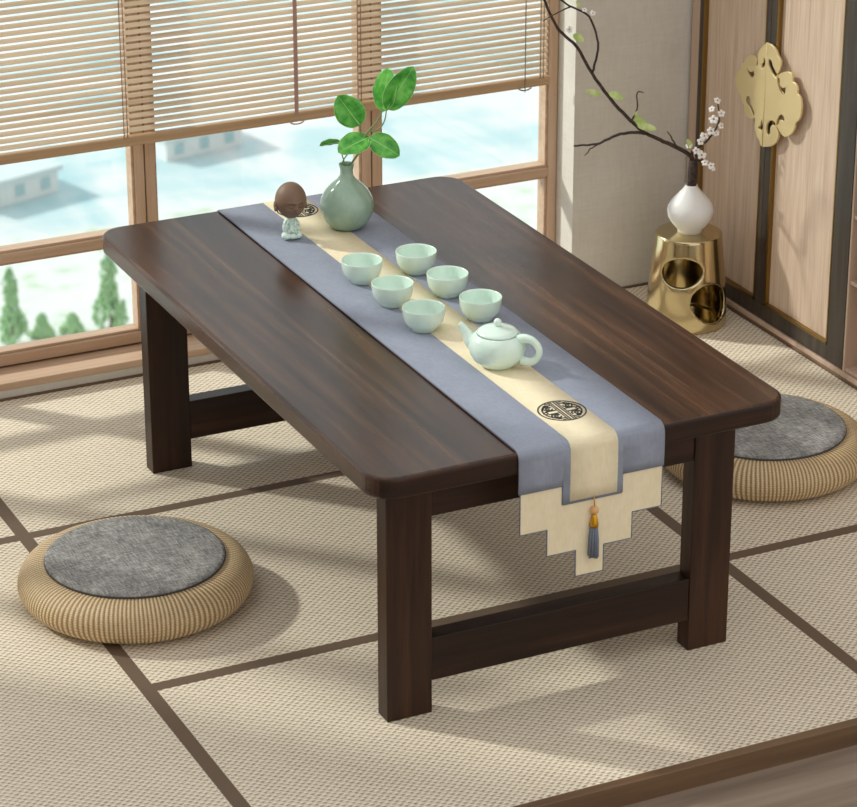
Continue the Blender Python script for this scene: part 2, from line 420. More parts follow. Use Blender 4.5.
# ------------------------------------------------------------------ walls
WX1 = .975
struct(MB().box((-1.3, WY, -.012), (WX1, 1.42, .017)).build('wall_below_window', m_wall))
struct(MB().box((WX1, WY, -.012), (1.58, 1.395, 2.5)).build('wall_back', m_wall))
struct(MB().box((-1.9, WY, -.06), (-1.3, 1.42, 2.5)).build('wall_left_of_window', m_wall))
struct(MB().box((-1.3, 1.36, 2.30), (WX1, 1.42, 2.5)).build('wall_above_window', m_wall))
struct(MB().box((-1.96, -4.0, -.06), (-1.9, WY, 2.5)).build('wall_left_unseen', m_wall))  # unseen wall, added to darken the left sides of the table
struct(MB().box((1.52, -.6, -.06), (1.58, WY, 2.5)).build('wall_right', m_wall))
struct(MB().box((-1.3, WY-.004, -.012), (1.2, WY, .0035)).build('baseboard_back', m_stripe))
# ------------------------------------------------------------------ windows (sashes side by side)
FY, ZB, ZT = 1.35, .034, 2.30
seams = [WX1, .617, .2078, -.2014, -.6106, -1.02, -1.3]
def sash(x0, x1, n):
    g1 = .0010; a, b = x0+g1, x1-g1
    wroot = empty('window_%d' % n, ((a+b)/2, FY, ZB)); struct(wroot)
    st, dp = .0165, .04
    ox, oy, oz = wroot.location
    def bx(nm, p, q, m): return MB().box((p[0]-ox, p[1]-oy, p[2]-oz), (q[0]-ox, q[1]-oy, q[2]-oz)).build(nm, m, wroot, bevel=.0015)
    bx('stile', (a, FY, ZB-.001), (a+st, FY+dp, ZT), m_win['z']); bx('stile', (b-st, FY, ZB-.001), (b, FY+dp, ZT), m_win['z'])
    bx('bottom_rail', (a+st, FY, ZB-.001), (b-st, FY+dp, .0525), m_win['x'])
    bx('middle_rail', (a+st, FY, .211), (b-st, FY+dp, .2275), m_win['x'])
    bx('top_rail', (a+st, FY, ZT-.04), (b-st, FY+dp, ZT), m_win['x'])
    # glazing beads: a stepped inner frame, a little behind the face
    for z0, z1 in ((.0525, .211), (.2275, ZT-.04)):
        k = MB(); w = .0045
        for p, q in (((a+st, z0), (b-st, z0+w)), ((a+st, z1-w), (b-st, z1)), ((a+st, z0+w), (a+st+w, z1-w)), ((b-st-w, z0+w), (b-st, z1-w))):
            k.box((p[0]-ox, .005, p[1]-oz), (q[0]-ox, .03, q[1]-oz))
        k.build('glazing_bead', m_win['x'], wroot, bevel=.0008)
        MB().box((a+st+w-ox, .016, z0+w-oz), (b-st-w-ox, .0185, z1-w-oz)).build('pane', m_glass, wroot)
for i in range(6): sash(seams[i+1], seams[i], i+1)
struct(MB().box((-1.3, WY-.002, .017), (WX1, 1.40, .0295)).build('window_sill', m_win['x'], bevel=.0015))
struct(MB().box((-1.3, FY+.008, .0285), (WX1, FY+.036, .040)).build('trim_2', m_tab_x))  # dark strip put in for the shade of the gap under the sashes
k = 3
for sx in seams[1:-1]:
    struct(MB().box((sx-.0012, FY+.006, .034), (sx+.0012, FY+.03, ZT)).build('trim_%d' % k, m_tab_z)); k += 1  # dark strips stand in for the shaded gaps between neighbouring sashes

# ------------------------------------------------------------------ venetian blind
BY = 1.325
br = empty('venetian_blind', (0, BY, .3895)); tag(br, 'tan wooden venetian blind half lowered across the whole window', 'blind')
bm_ = MB(); P_, tl, dep = .0116, math.radians(30), .0092
nsl = int((2.24-.412)/P_)
BX0, BX1 = -1.28, .939
for i in range(nsl):
    z = .0258+i*P_; c, s_ = math.cos(tl)*dep/2, math.sin(tl)*dep/2
    th = .0005
    # room side edge lower
    pts = [(-c, -s_-th), (c, s_-th), (c, s_+th), (0, th*1.9), (-c, -s_+th)]
    a = [bm_.bm.verts.new((BX0, p[0], z+p[1])) for p in pts]; b = [bm_.bm.verts.new((BX1, p[0], z+p[1])) for p in pts]
    n_ = len(pts)
    bm_.bm.faces.new(a); bm_.bm.faces.new(b[::-1])
    for q in range(n_): bm_.bm.faces.new((a[q], b[q], b[(q+1)%n_], a[(q+1)%n_]))
bm_.build('slats', m_blind, br)
MB().box((BX0, -.007, 0), (BX1+.003, .007, .017)).build('bottom_rail', m_blrail, br, bevel=.003)
MB().box((BX0, -.018, 1.86), (BX1+.003, .018, 1.905)).build('head_rail', m_blrail, br, bevel=.002)
for x in (.466,):
    MB().box((x-.0035, -.0078, .012), (x+.0035, -.0072, 1.87)).build('ladder_tape', m_cord, br)
for x in (-.33, .163, .578, .922):
    t = MB(); t.tube([(x, -.0072, .014), (x, -.0072, 1.86)], .0008, 6); t.tube([(x+.006, -.0072, .014), (x+.006, -.0072, 1.87)], .0008, 6); t.build('ladder_cord', m_cordg if x > .7 else m_cord, br)
MB().tube([(.892, -.0085, -.006), (.892, -.0085, 1.87)], .0009, 6).build('lift_cord', m_cordg, br)
for x, m_ in ((.466, m_blrail), (.892, m_metal)):
    MB().tube(catmull([(x-.012, -.009, .001), (x-.006, -.0095, -.0015), (x, -.0095, -.002), (x+.006, -.0095, -.0015), (x+.012, -.009, .001)], 5), .0012, 8).build('cord_clip', m_, br)

# ------------------------------------------------------------------ cabinet and open shelf unit
CX = 1.2
cr = empty('wardrobe_cabinet', (CX, 1.02, 0)); tag(cr, 'tall beige cabinet with dark framed doors and an ornate brass lock plate', 'cabinet')
def P(x, y, z): return (x-CX, y-1.02, z)
def cbox(nm, a, b, m, par=cr, bev=.0008): return MB().box(P(*a), P(*b)).build(nm, m, par, bevel=bev)
cbox('body', (CX+.021, .7645, .018), (1.515, 1.282, 2.25), m_carc)
cbox('side_stile', (CX, 1.2575, .018), (CX+.021, 1.282, 2.25), m_carc)
cbox('plinth', (CX+.001, .7645, 0), (1.515, 1.284, .018), m_plinth)
cbox('plinth_ledge', (CX-.004, .7645, .0095), (CX+.001, 1.284, .0175), m_carc, bev=.001)
def door(y0, y1, py0, py1, pz0, pz1, seam_side):
    d = MB()
    X0, X1_ = CX, CX+.02
    z0, z1 = .019, 2.245
    d.box(P(X0, y0, z0), P(X1_, y1, pz0)); d.box(P(X0, y0, pz1), P(X1_, y1, z1))
    d.box(P(X0, y0, pz0), P(X1_, py0, pz1)); d.box(P(X0, py1, pz0), P(X1_, y1, pz1))
    do = d.build('door', m_dark, cr, bevel=.0006)
    w = .0045
    g_ = MB()
    g_.box(P(X0-.0006, py0, pz0), P(X0+.012, py0+w*.7, pz1)); g_.box(P(X0-.0006, py1-w, pz0), P(X0+.012, py1, pz1))
    g_.box(P(X0-.0006, py0, pz0), P(X0+.012, py1, pz0+w)); g_.box(P(X0-.0006, py0, pz1-w), P(X0+.012, py1, pz1))
    g_.build('gold_trim', m_gold, do)
    MB().box(P(X0+.007, py0+.003, pz0+.003), P(X0+.013, py1-.003, pz1-.003)).build('panel', m_panel, do)
    return do
d1 = door(1.0297, 1.2565, 1.042, 1.243, .046, 2.2, 0)
d2 = door(.7655, 1.0290, .813, 1.010, .046, 2.2, 1)
# ornate lock plate: outline read as (distance along the door, height), holes cut as scrolls
def plate(name, outline, holes, parent):
    cu = bpy.data.curves.new(name, 'CURVE'); cu.dimensions = '2D'; cu.fill_mode = 'BOTH'; cu.extrude = .0014; cu.bevel_depth = .0006; cu.bevel_resolution = 1
    for pl in [outline]+holes:
        sp = cu.splines.new('POLY'); sp.points.add(len(pl)-1); sp.use_cyclic_u = True
        for i, (a, b) in enumerate(pl): sp.points[i].co = (a, b, 0, 1)
    o = bpy.data.objects.new(name, cu); COL.objects.link(o)
    bpy.context.view_layer.update()
    me = bpy.data.meshes.new_from_object(o.evaluated_get(bpy.context.evaluated_depsgraph_get()))
    bpy.data.objects.remove(o)
    # curve (a,b,0) -> world: a = seam minus y, b = z
    for v in me.vertices:
        a, b, c = v.co; v.co = (-.0042-c, (1.0294-a)-1.02, b)
    me.materials.clear(); me.materials.append(m_brass); me.flip_normals() if hasattr(me, 'flip_normals') else None
    o = bpy.data.objects.new(name, me); COL.objects.link(o); o.parent = parent
    return o
def smooth_loop(pts, k=3):
    n = len(pts); out = []
    for i in range(n):
        a, b, c, d = [Vector((*pts[(i+j) % n], 0)) for j in (-1, 0, 1, 2)]
        for j in range(k):
            t = j/k; q = .5*((2*b)+(-a+c)*t+(2*a-5*b+4*c-d)*t*t+(-a+3*b-3*c+d)*t**3); out.append((q.x, q.y))
    return out
# outlines of the two halves of the plate: (distance from the seam, height)
def soft(pts, k=4): return smooth_loop(pts, k)
def soft_open(pts, k=4):
    q = catmull([(a, b, 0) for a, b in pts], k); return [(p.x, p.y) for p in q]
PR = soft_open([(0.0014, 0.508), (0.0151, 0.5079), (0.0264, 0.5035), (0.034, 0.4956), (0.0425, 0.4892), (0.0442, 0.4814), (0.0406, 0.4722), (0.0353, 0.4647), (0.0326, 0.4562), (0.0393, 0.4591), (0.0412, 0.4647), (0.053, 0.4717), (0.0673, 0.4767), (0.0771, 0.4761), (0.0815, 0.4711), (0.0821, 0.4639), (0.091, 0.4628), (0.0969, 0.457), (0.0982, 0.4484), (0.1053, 0.4449), (0.1109, 0.4369), (0.1121, 0.4236), (0.1086, 0.4089), (0.0966, 0.3971), (0.0949, 0.3883), (0.0862, 0.3761), (0.0713, 0.3661), (0.0585, 0.366), (0.0496, 0.3709), (0.0426, 0.3758), (0.0409, 0.3725), (0.0465, 0.3658), (0.0459, 0.3558), (0.0383, 0.3452), (0.0251, 0.3359), (0.0014, 0.328)])
PL = soft_open([(-0.0010, 0.5083), (-0.015, 0.4971), (-0.0251, 0.4853), (-0.0273, 0.4758), (-0.0246, 0.4682), (-0.0271, 0.4606), (-0.0312, 0.4623), (-0.0293, 0.4698), (-0.0375, 0.4759), (-0.0515, 0.4735), (-0.0646, 0.4644), (-0.0676, 0.4566), (-0.0774, 0.4512), (-0.0792, 0.4409), (-0.0905, 0.4335), (-0.0945, 0.4183), (-0.0883, 0.4059), (-0.0799, 0.3983), (-0.073, 0.396), (-0.0703, 0.3883), (-0.0632, 0.3833), (-0.0609, 0.374), (-0.0489, 0.3661), (-0.0345, 0.366), (-0.0287, 0.3705), (-0.0252, 0.3659), (-0.0274, 0.3554), (-0.0217, 0.3485), (-0.0185, 0.341), (-0.0094, 0.3352), (-0.0058, 0.3292), (-0.0010, 0.328)])
def grow(h, k=1.22):
    ca = sum(p[0] for p in h)/len(h); cb = sum(p[1] for p in h)/len(h)
    return [(ca+(a-ca)*k, cb+(b-cb)*k) for a, b in h]
HR = [soft(grow(h)) for h in [[(0.01, 0.4804), (0.0165, 0.4799), (0.0211, 0.4737), (0.0275, 0.4686), (0.0338, 0.4643), (0.0333, 0.4586), (0.0232, 0.4605), (0.0147, 0.4665), (0.0091, 0.4732)], [(0.0384, 0.4573), (0.0444, 0.4567), (0.0461, 0.4489), (0.0523, 0.4457), (0.06, 0.4486), (0.0596, 0.4411), (0.0551, 0.4371), (0.0459, 0.4406), (0.0402, 0.4487)], [(0.0214, 0.378), (0.0324, 0.379), (0.0349, 0.373), (0.0269, 0.3726), (0.0224, 0.3671), (0.022, 0.36), (0.0163, 0.3552), (0.0118, 0.3612), (0.013, 0.37)], [(0.0507, 0.3971), (0.0597, 0.3961), (0.0613, 0.3896), (0.0514, 0.389), (0.0471, 0.3821), (0.0414, 0.3783), (0.043, 0.3885)]]]
HL = [soft(grow(h)) for h in [[(-0.0085, 0.4803), (-0.0042, 0.4765), (-0.0041, 0.4697), (-0.0111, 0.463), (-0.0136, 0.4685), (-0.0094, 0.4729)], [(-0.0557, 0.4492), (-0.0513, 0.4457), (-0.0452, 0.4459), (-0.0403, 0.4487), (-0.0369, 0.4449), (-0.0405, 0.4394), (-0.0487, 0.4388), (-0.0551, 0.4427)], [(-0.0516, 0.3993), (-0.0437, 0.3973), (-0.0432, 0.3917), (-0.0372, 0.3864), (-0.0315, 0.3802), (-0.0331, 0.3749), (-0.0386, 0.379), (-0.0453, 0.3855), (-0.0527, 0.3877), (-0.0562, 0.3923)], [(-0.0073, 0.3711), (-0.0028, 0.3654), (-0.0032, 0.3582), (-0.011, 0.3551), (-0.0154, 0.3589), (-0.0096, 0.362)]]]
plate('lock_plate', PL, HL, d1)
plate('lock_plate', PR, HR, d2)

sr = empty('open_shelf_unit', (CX, .56, 0)); tag(sr, 'beige open shelf unit standing at the right edge beside the dark framed doors', 'shelf unit')
def sbox(nm, a, b, m=m_carc): return MB().box((a[0]-CX, a[1]-.56, a[2]), (b[0]-CX, b[1]-.56, b[2])).build(nm, m, sr, bevel=.0006)
sbox('side_panel', (CX, .7585, .018), (1.50, .7635, 2.25)); sbox('side_panel', (CX, .355, .018), (1.50, .36, 2.25))
sbox('back_panel', (1.50, .355, .018), (1.515, .7635, 2.25)); sbox('plinth', (CX+.001, .355, 0), (1.515, .7635, .018), m_plinth)
sbox('plinth_ledge', (CX-.004, .355, .0095), (CX+.001, .7635, .0175))
for z in (.018, .172, .285, .398, .511, .7, .95, 1.2, 1.5, 1.8, 2.1, 2.24): sbox('shelf', (CX+.002, .36, z), (1.50, .7585, z+.006))

# ------------------------------------------------------------------ table
TW, TL, TH, TT = .6, 1.005, .3773, .0295
tr_ = empty('low_tea_table', (.3, .5025, 0)); tag(tr_, 'low dark walnut tea table with rounded corners in the middle of the room', 'table')
def rr(x0, x1, y0, y1, r, n=8):
    out = []
    for cx_, cy_, a in ((x1-r, y0+r, -90), (x1-r, y1-r, 0), (x0+r, y1-r, 90), (x0+r, y0+r, 180)):
        for i in range(n+1):
            t = math.radians(a+90*i/n); out.append((cx_+r*math.cos(t), cy_+r*math.sin(t)))
    return out
top_ = MB().prism(rr(-TW/2, TW/2, -TL/2, TL/2, .038), TH-TT, TH).build('tabletop', [m_tab_y, m_tab_x], tr_, bevel=.005, seg=4)
for p in top_.data.polygons:
    if abs(p.normal.y) > .72: p.material_index = 1   # banded end grain
lx, ly, lw, ld = .046, .0616, .0615, .0293
def tb(nm, a, b, m): return MB().box((a[0]-.3, a[1]-.5025, a[2]), (b[0]-.3, b[1]-.5025, b[2])).build(nm, m, tr_, bevel=.0014)
for x0, w_ in ((lx-.003, lw+.003), (TW-lx-lw, lw)):
    for y0 in (ly, TL-ly-ld): tb('leg', (x0, y0, 0), (x0+w_, y0+ld, TH-TT), m_tab_z)
for y0 in (ly, TL-ly-ld):
    tb('apron', (lx+lw, y0+.002, .2825), (TW-lx-lw, y0+ld-.002, TH-TT), m_tab_x)
    tb('stretcher', (lx+lw, y0+.0015, .046), (TW-lx-lw, y0+ld-.0005, .109), m_tab_x)

# ------------------------------------------------------------------ runner
RX0, RX1 = .197, .4065
rn = empty('table_runner', (.3, .5, TH)); tag(rn, 'blue-grey and cream table runner with stepped ends lying along the dark table', 'table runner')
def path(top, front_y, zend, back_z, r=.007):
    """runner section (y,z) from the hanging back end over the table to the hanging front end"""
    yb = TL+.0035-front_y*0
    off = top
    pts = [(TL+off, back_z), (TL+off, TH-r)]
    for k_ in range(1, 7):
        a = math.radians(90*k_/6); pts.append((TL+off-r*(1-math.cos(a)), TH+off-r+r*math.sin(a)))
    for k_ in range(1, 24): pts.append((TL+off-r+(2*r-2*off-TL)*k_/24, TH+off))
    for k_ in range(0, 7):
        a = math.radians(90*k_/6); pts.append((-off+r-r*math.sin(a), TH+off-r+r*math.cos(a)))
    for k_ in range(1, 5): pts.append((-off-.0006*math.sin(k_/4*PI), TH-r+off+(zend-TH+r-off)*k_/4))
    return pts
def cloth(name, cols, top, back_z, m, parent, thick, r=.007):
    o = MB()
    for (xa, xb, ze) in cols:
        p = path(top, 0, ze, back_z, r)
        A = [o.bm.verts.new((xa-.3, y-.5, z-TH)) for y, z in p]; Bv = [o.bm.verts.new((xb-.3, y-.5, z-TH)) for y, z in p]
        for i in range(len(p)-1): o.bm.faces.new((A[i], Bv[i], Bv[i+1], A[i+1])).smooth = True
    bmesh.ops.remove_doubles(o.bm, verts=o.bm.verts[:], dist=1e-5)
    ob = o.build(name, m, parent, normals=False)
    s_ = ob.modifiers.new('s', 'SOLIDIFY'); s_.thickness = thick; s_.offset = 0
    return ob
cloth('grey_cloth', [(RX0, .260, .322), (.260, .346, .2955), (.346, RX1, .322)], .0022, .315, m_cloth, rn, .0022, .0125)
cloth('cream_stripe', [(.270, .338, .2985)], .0036, .317, m_cream, rn, .0007, .0138)
# stepped cream end panels hanging under the grey cloth, front and back
for yy, sg in ((-.0010, 1), (TL+.0010, -1)):
    st_ = [(RX0+.003, .349), (RX0+.003, .264), (.239, .264), (.239, .2265), (.281, .2265), (.281, .189), (.3215, .189), (.3215, .2265), (.3625, .2265), (.3625, .264), (RX1-.001, .264), (RX1-.001, .349)]
    y0, y1 = (yy-.0007-.5, yy+.0004-.5)
    MB().prism([(p[0]-.3, p[1]-TH) for p in st_], y0, y1, lambda p, z: (p[0], z, p[1])).build('stepped_end_panel', m_cream, rn)
    pp = [(p[0]-.3, (y0+y1)/2, p[1]-TH) for p in st_]
    t = MB()
    for a_, b_ in zip(pp, pp[1:]): t.tube([a_, b_], .0010, 6)
    t.build('piping', m_pipe, rn)
t = MB(); gl_ = [(RX0, .322), (.260, .322), (.260, .2955), (.346, .2955), (.346, .322), (RX1, .322)]
gl_ = [(p[0]-.3, -.0024-.5, p[1]-TH) for p in gl_]
for a_, b_ in zip(gl_, gl_[1:]): t.tube([a_, b_], .0012, 6)
t.build('piping', m_pipe, rn)
t = MB(); ztop = .0036
for xe in (RX0, RX1): t.tube([(xe-.3, -.49, ztop-.0015), (xe-.3, TL-.51, ztop-.0015)], .0012, 6)
t.build('piping', m_pipe, rn)
# round lattice emblem embroidered on the stripe
def emblem(cx_, cy_):
    e = MB(); z0, z1 = .0039, .0046
    def arc(ccx, ccy, r, w, a0, a1, n=40):
        k_ = max(4, int(n*abs(a1-a0)/360)); o_, i_ = [], []
        for j in range(k_+1):
            a = math.radians(a0+(a1-a0)*j/k_); o_.append(e_pt(ccx+(r+w/2)*math.cos(a), ccy+(r+w/2)*math.sin(a))); i_.append(e_pt(ccx+(r-w/2)*math.cos(a), ccy+(r-w/2)*math.sin(a)))
        for j in range(k_):
            quad(o_[j], o_[j+1], i_[j+1], i_[j])
    def e_pt(x, y): return (cx_-.3+x, cy_-.5+y)
    def quad(*q):
        a = [e.bm.verts.new((p[0], p[1], z0)) for p in q]; b = [e.bm.verts.new((p[0], p[1], z1)) for p in q]
        e.bm.faces.new(b); e.bm.faces.new(a[::-1])
        for j in range(4): e.bm.faces.new((a[j], a[(j+1)%4], b[(j+1)%4], b[j]))
    def bar(x0, y0, x1, y1): quad(e_pt(x0, y0), e_pt(x1, y0), e_pt(x1, y1), e_pt(x0, y1))
    R = .0320
    arc(0, 0, R-.0008, .0017, 0, 360, 64)
    for s in (1, -1):
        arc(0, 0, R-.0062, .0020, -62 if s > 0 else 118, 62 if s > 0 else 242)
        bar(s*.0022-.0008, -R+.002, s*.0022+.0008, R-.002)
        bar(s*.0052-.0006, -.0295, s*.0052+.0006, .0295)
        for v in (1, -1):
            arc(s*.0145, v*.0125, .0062, .0020, -200*v if s > 0 else 20*v, 120*v if s > 0 else 340*v)
            arc(s*.0145, v*.0125, .0026, .0019, 0, 300)
            bar(s*.0052, v*.0045-.0009, s*.0215, v*.0045+.0009)
            bar(s*.0052, v*.0215-.0009, s*.0165, v*.0215+.0009)
            bar(s*.0052, v*.0262-.0006, s*.0120, v*.0262+.0006)
            arc(s*.0235, 0, .0030, .0012, 0, 360, 24)
    e.build('round_lattice_emblem', m_ink, rn)
emblem(.306, .088); emblem(.304, .941)
# tassel
ts = empty('tassel', (.3045-.3, -.0062-.5, .294-TH)); ts.parent = rn
MB().tube([(0, .003, .006), (0, .001, 0), (0, 0, -.010)], .0008, 6).build('loop', m_capg, ts)
MB().ball((0, -.0005, -.0135), .0056).build('bead', m_bead, ts)
MB().lathe([(0, -.018), (.0022, -.018), (.0036, -.023), (.0056, -.032), (.0058, -.036), (0, -.036)], 24).build('cap', m_capg, ts)
tt = MB()
for k_ in range(26):
    a = k_*2.399; rr_ = .0052*math.sqrt((k_+.5)/26)
    tt.tube([(rr_*.8*math.cos(a), rr_*.8*math.sin(a), -.034), (rr_*1.25*math.cos(a), rr_*1.25*math.sin(a)-.0005, -.055), (rr_*1.35*math.cos(a), rr_*1.35*math.sin(a)-.0003, -.080+.002*random.random())], .0013, 6)
tt.build('fringe', m_tassel, ts)

RZ = TH+.0036   # top of grey cloth
RS = TH+.0040   # top of the cream stripe

# ------------------------------------------------------------------ teacups
def make_cup():
    r = empty('teacup', (0, 0, 0))
    MB().lathe([(0, .0015), (.0155, .0015), (.0158, 0), (.0180, 0), (.0185, .003), (.0235, .0075), (.0275, .014), (.0292, .022), (.0298, .0315), (.0296, .0324), (.0288, .0322), (.0282, .030), (.0276, .022), (.0258, .0150), (.021, .0085), (.012, .005), (0, .0045)], 56).build('bowl', m_cel, r)
    return r
cups = [(.268, .624, 'pale celadon teacup in the left row, farthest back, nearest the clay figurine'),
        (.354, .624, 'pale celadon teacup in the right row, farthest back, nearest the green vase'),
        (.269, .523, 'pale celadon teacup in the middle of the left row of three'),
        (.355, .523, 'pale celadon teacup in the middle of the right row of three'),
        (.268, .420, 'pale celadon teacup at the front of the left row, farthest from the vase'),
        (.356, .421, 'pale celadon teacup at the front of the right row, just behind the teapot')]
cup0 = make_cup()
for i, (x, y, lab) in enumerate(cups):
    c_ = cup0 if i == 0 else copy_tree(cup0)
    c_.location = (x, y, RS); tag(c_, lab, 'teacup', 'celadon teacups on the runner'); c_.rotation_euler.z = i*.9

# ------------------------------------------------------------------ teapot
tp = empty('teapot', (.3015, .2625, RS)); tag(tp, 'pale celadon teapot with a ball-topped lid on the runner in front of the cups', 'teapot')
tp.scale = (1, 1, 1.09)
VR = Vector((math.cos(YAW), -math.sin(YAW), 0)); VF = Vector((math.sin(YAW), math.cos(YAW), 0))   # rightwards and away, as seen from the sitting side
sdir = (VR*-.88+VF*.42).normalized()
MB().lathe([(0, .002), (.019, .002), (.0195, 0), (.022, 0), (.0235, .002), (.032, .008), (.0372, .016), (.0388, .024), (.0376, .032), (.0338, .038), (.0300, .0408), (.0288, .0418), (.0276, .0414), (.0274, .0400), (.030, .036), (.034, .025), (.029, .010), (0, .005)], 64).build('pot_body', m_cel, tp)
lid = MB().lathe([(.0, .041), (.0268, .041), (.0280, .0428), (.0276, .0440), (.023, .0468), (.012, .0492), (.006, .0500), (.0035, .0508), (0, .051)], 56).build('lid', m_cel, tp)
MB().ball((0, 0, .0555), (.0055, .0055, .0052)).build('knob', m_cel, lid)
sp = [sdir*.030+Vector((0, 0, .020)), sdir*.038+Vector((0, 0, .026)), sdir*.045+Vector((0, 0, .034)), sdir*.052+Vector((0, 0, .042)), sdir*.056+Vector((0, 0, .0445))]
q_ = catmull(sp, 5); MB().tube(q_, lerp_r([.0125, .0102, .0070, .0048, .0040], len(q_)), 18).build('spout', m_cel, tp)
hd = -sdir
hp = [hd*.030+Vector((0, 0, .037)), hd*.041+Vector((0, 0, .0405)), hd*.053+Vector((0, 0, .038)), hd*.0605+Vector((0, 0, .029)), hd*.058+Vector((0, 0, .018)), hd*.048+Vector((0, 0, .011)), hd*.035+Vector((0, 0, .011))]
q_ = catmull(hp, 6); MB().tube(q_, lerp_r([.0068, .0058, .0050, .0048, .0046, .0052, .0064], len(q_)), 14).build('handle', m_cel, tp)

# ------------------------------------------------------------------ green vase and sprig
VV = Vector((.3425, .841, RS))
gv = empty('bottle_vase', VV); tag(gv, 'round sage green glazed bottle vase holding a leafy sprig', 'vase')
MB().lathe([(0, .0015), (.018, .0015), (.019, 0), (.022, 0), (.026, .003), (.0345, .013), (.0395, .025), (.0408, .035), (.0385, .047), (.0325, .058), (.0235, .068), (.0145, .0755), (.0103, .082), (.0096, .089), (.0102, .094), (.0118, .0985), (.0116, .0997), (.0103, .0993), (.0088, .095), (.0082, .088), (.009, .081), (.012, .074), (0, .06)], 64).build('vase_body', m_vase, gv)
def loc(px, py, d, ox, oy, s, sv):   # sprig layout: pixels beside the vase -> metres right/up of its foot, d metres away
    return VR*((px-ox-(oy-py)*(ox-428.5)/11000)/s)+VF*d+Vector((0, 0, (oy-py)/sv-d*.36))
sg_ = empty('rubber_plant_sprig', VV); tag(sg_, 'green leafy sprig with six broad leaves standing in the sage vase', 'plant')
def gl(px, py, d=0): return loc(px, py, d, 346, 221.2, 658, 620)
def stemt(pts, r0, r1, nm='stem', m=m_stem, par=sg_):
    q = catmull(pts, 6); return MB().tube(q, lerp_r([r0, r1], len(q)), 8).build(nm, m, par)
stemt([gl(345, 190), gl(347, 166), gl(352, 157), gl(358, 148), gl(362, 136), gl(368, 127), gl(376, 118), gl(381, 108)], .0018, .0012)
stemt([gl(346, 190), gl(345, 166), gl(342, 158, -.004), gl(347, 150, -.008)], .0014, .0009)
stemt([gl(361, 140), gl(359, 131), gl(358.5, 121, .003)], .0012, .0009)
stemt([gl(367, 128), gl(377, 126, -.004), gl(383, 118, -.006), gl(385, 107, -.006)], .0012, .0009)
stemt([gl(359, 147), gl(363, 140, -.003), gl(369, 135, -.004)], .0011, .0009)
stemt([gl(344, 160), gl(341, 150, .01), gl(339, 139, .012)], .0010, .0008)
def leaf(base, tip, width, nrm, cup=.12, droop=.1, m=m_leaf, par=sg_, vein=True, nm='leaf', wpos=.55):
    base, tip = Vector(base), Vector(tip); ax = tip-base; Ln = ax.length; ax.normalize()
    nrm = Vector(nrm); nrm = (nrm-ax*nrm.dot(ax)).normalized(); sd_ = ax.cross(nrm)
    lf = MB(); nu, nv = 18, 8; rows = []; rim = []
    for i in range(nu+1):
        t = i/nu; w = width/2*(math.sin(PI*min(1, t**(.9 if wpos > .5 else .75)))**.56) if 0 < t < 1 else .0002
        row = []
        for j in range(nv+1):
            s = (j/nv)*2-1
            p = base+ax*(t*Ln)+sd_*(s*w)+nrm*(cup*abs(s)*w*1.0-droop*Ln*(t*t)+.02*width*math.sin(t*18)*abs(s))
            row.append(lf.bm.verts.new(p))
        rows.append(row)
    for i in range(nu):
        for j in range(nv): lf.bm.faces.new((rows[i][j], rows[i][j+1], rows[i+1][j+1], rows[i+1][j])).smooth = True
    o = lf.build(nm, m, par)
    s_ = o.modifiers.new('s', 'SOLIDIFY'); s_.thickness = .0005 if vein else .0003; s_.offset = 0
    if vein:
        v_ = MB(); pts = [base+ax*(t*Ln)+nrm*(-droop*Ln*t*t) for t in [k/10 for k in range(11)]]
        v_.tube(pts, lerp_r([.0010, .0003], 11), 6)
        for sgn in (1, -1):
            e_ = []
            for i in range(nu+1):
                t = i/nu; w = width/2*(math.sin(PI*min(1, t**.9))**.56) if 0 < t < 1 else .0002
                e_.append(base+ax*(t*Ln)+sd_*(sgn*w)+nrm*(cup*w-droop*Ln*t*t+.02*width*math.sin(t*18)))
            v_.tube(e_, .00045, 5)
        v_.build('leaf_vein', m_vein, o)
    return o
tocam = -VF*.9+Vector((0, 0, .42))
leaf(gl(381.5, 109), gl(386, 67, .01), .044, tocam-VR*.75, .1, .03)
leaf(gl(385, 107, -.006), gl(411, 67, -.004), .040, tocam+VR*.35+Vector((0, 0, .1)), .35, .05)
leaf(gl(359, 122, .003), gl(338, 95, -.004), .044, tocam-VR*.2, .12, .08)
leaf(gl(368, 134, .0), gl(339, 146, -.030), .040, tocam*1.0+Vector((0, 0, .9)), .12, .12)
leaf(gl(368, 134, -.004), gl(398, 151, -.014), .036, tocam+Vector((0, 0, .35)), .15, .08)
lf6 = leaf(gl(340, 138, .012), gl(319, 141, .02), .020, Vector((0, 0, 1))+VF*.9, .3, .03)

# ------------------------------------------------------------------ clay figurine
fg = empty('monk_figurine', (.2465, .831, RZ), 0); tag(fg, 'small seated figurine with a big brown clay head and mottled green body', 'figurine')
fg.rotation_euler.z = math.atan2(-.30, 1.0)*1.0+.10
b_ = MB()
b_.ball((0, 0, .006), (.0150, .0125, .0065)); b_.ball((-.0085, -.004, .0065), (.0075, .0075, .0055)); b_.ball((.0085, -.004, .0065), (.0075, .0075, .0055))
b_.ball((0, .001, .017), (.0108, .0090, .013)); b_.ball((0, .001, .026), (.0115, .0078, .0085)); b_.ball((-.0095, -.002, .019), (.0042, .0050, .0095)); b_.ball((.0095, -.002, .019), (.0042, .0050, .0095))
b_.ball((0, -.0085, .0145), (.0070, .0040, .0038)); b_.ball((0, 0, .033), (.0060, .0055, .006)); b_.ball((-.005, -.0075, .023), (.003, .002, .008)); b_.ball((.005, -.0075, .023), (.003, .002, .008))
bo = b_.build('robed_body', m_mott, fg); remesh(bo, .0008, 3)
for v in bo.data.vertices:
    if v.co.z < 0: v.co.z = 0
h_ = MB(); h_.ball((0, 0, 0), 1, 96, 72)
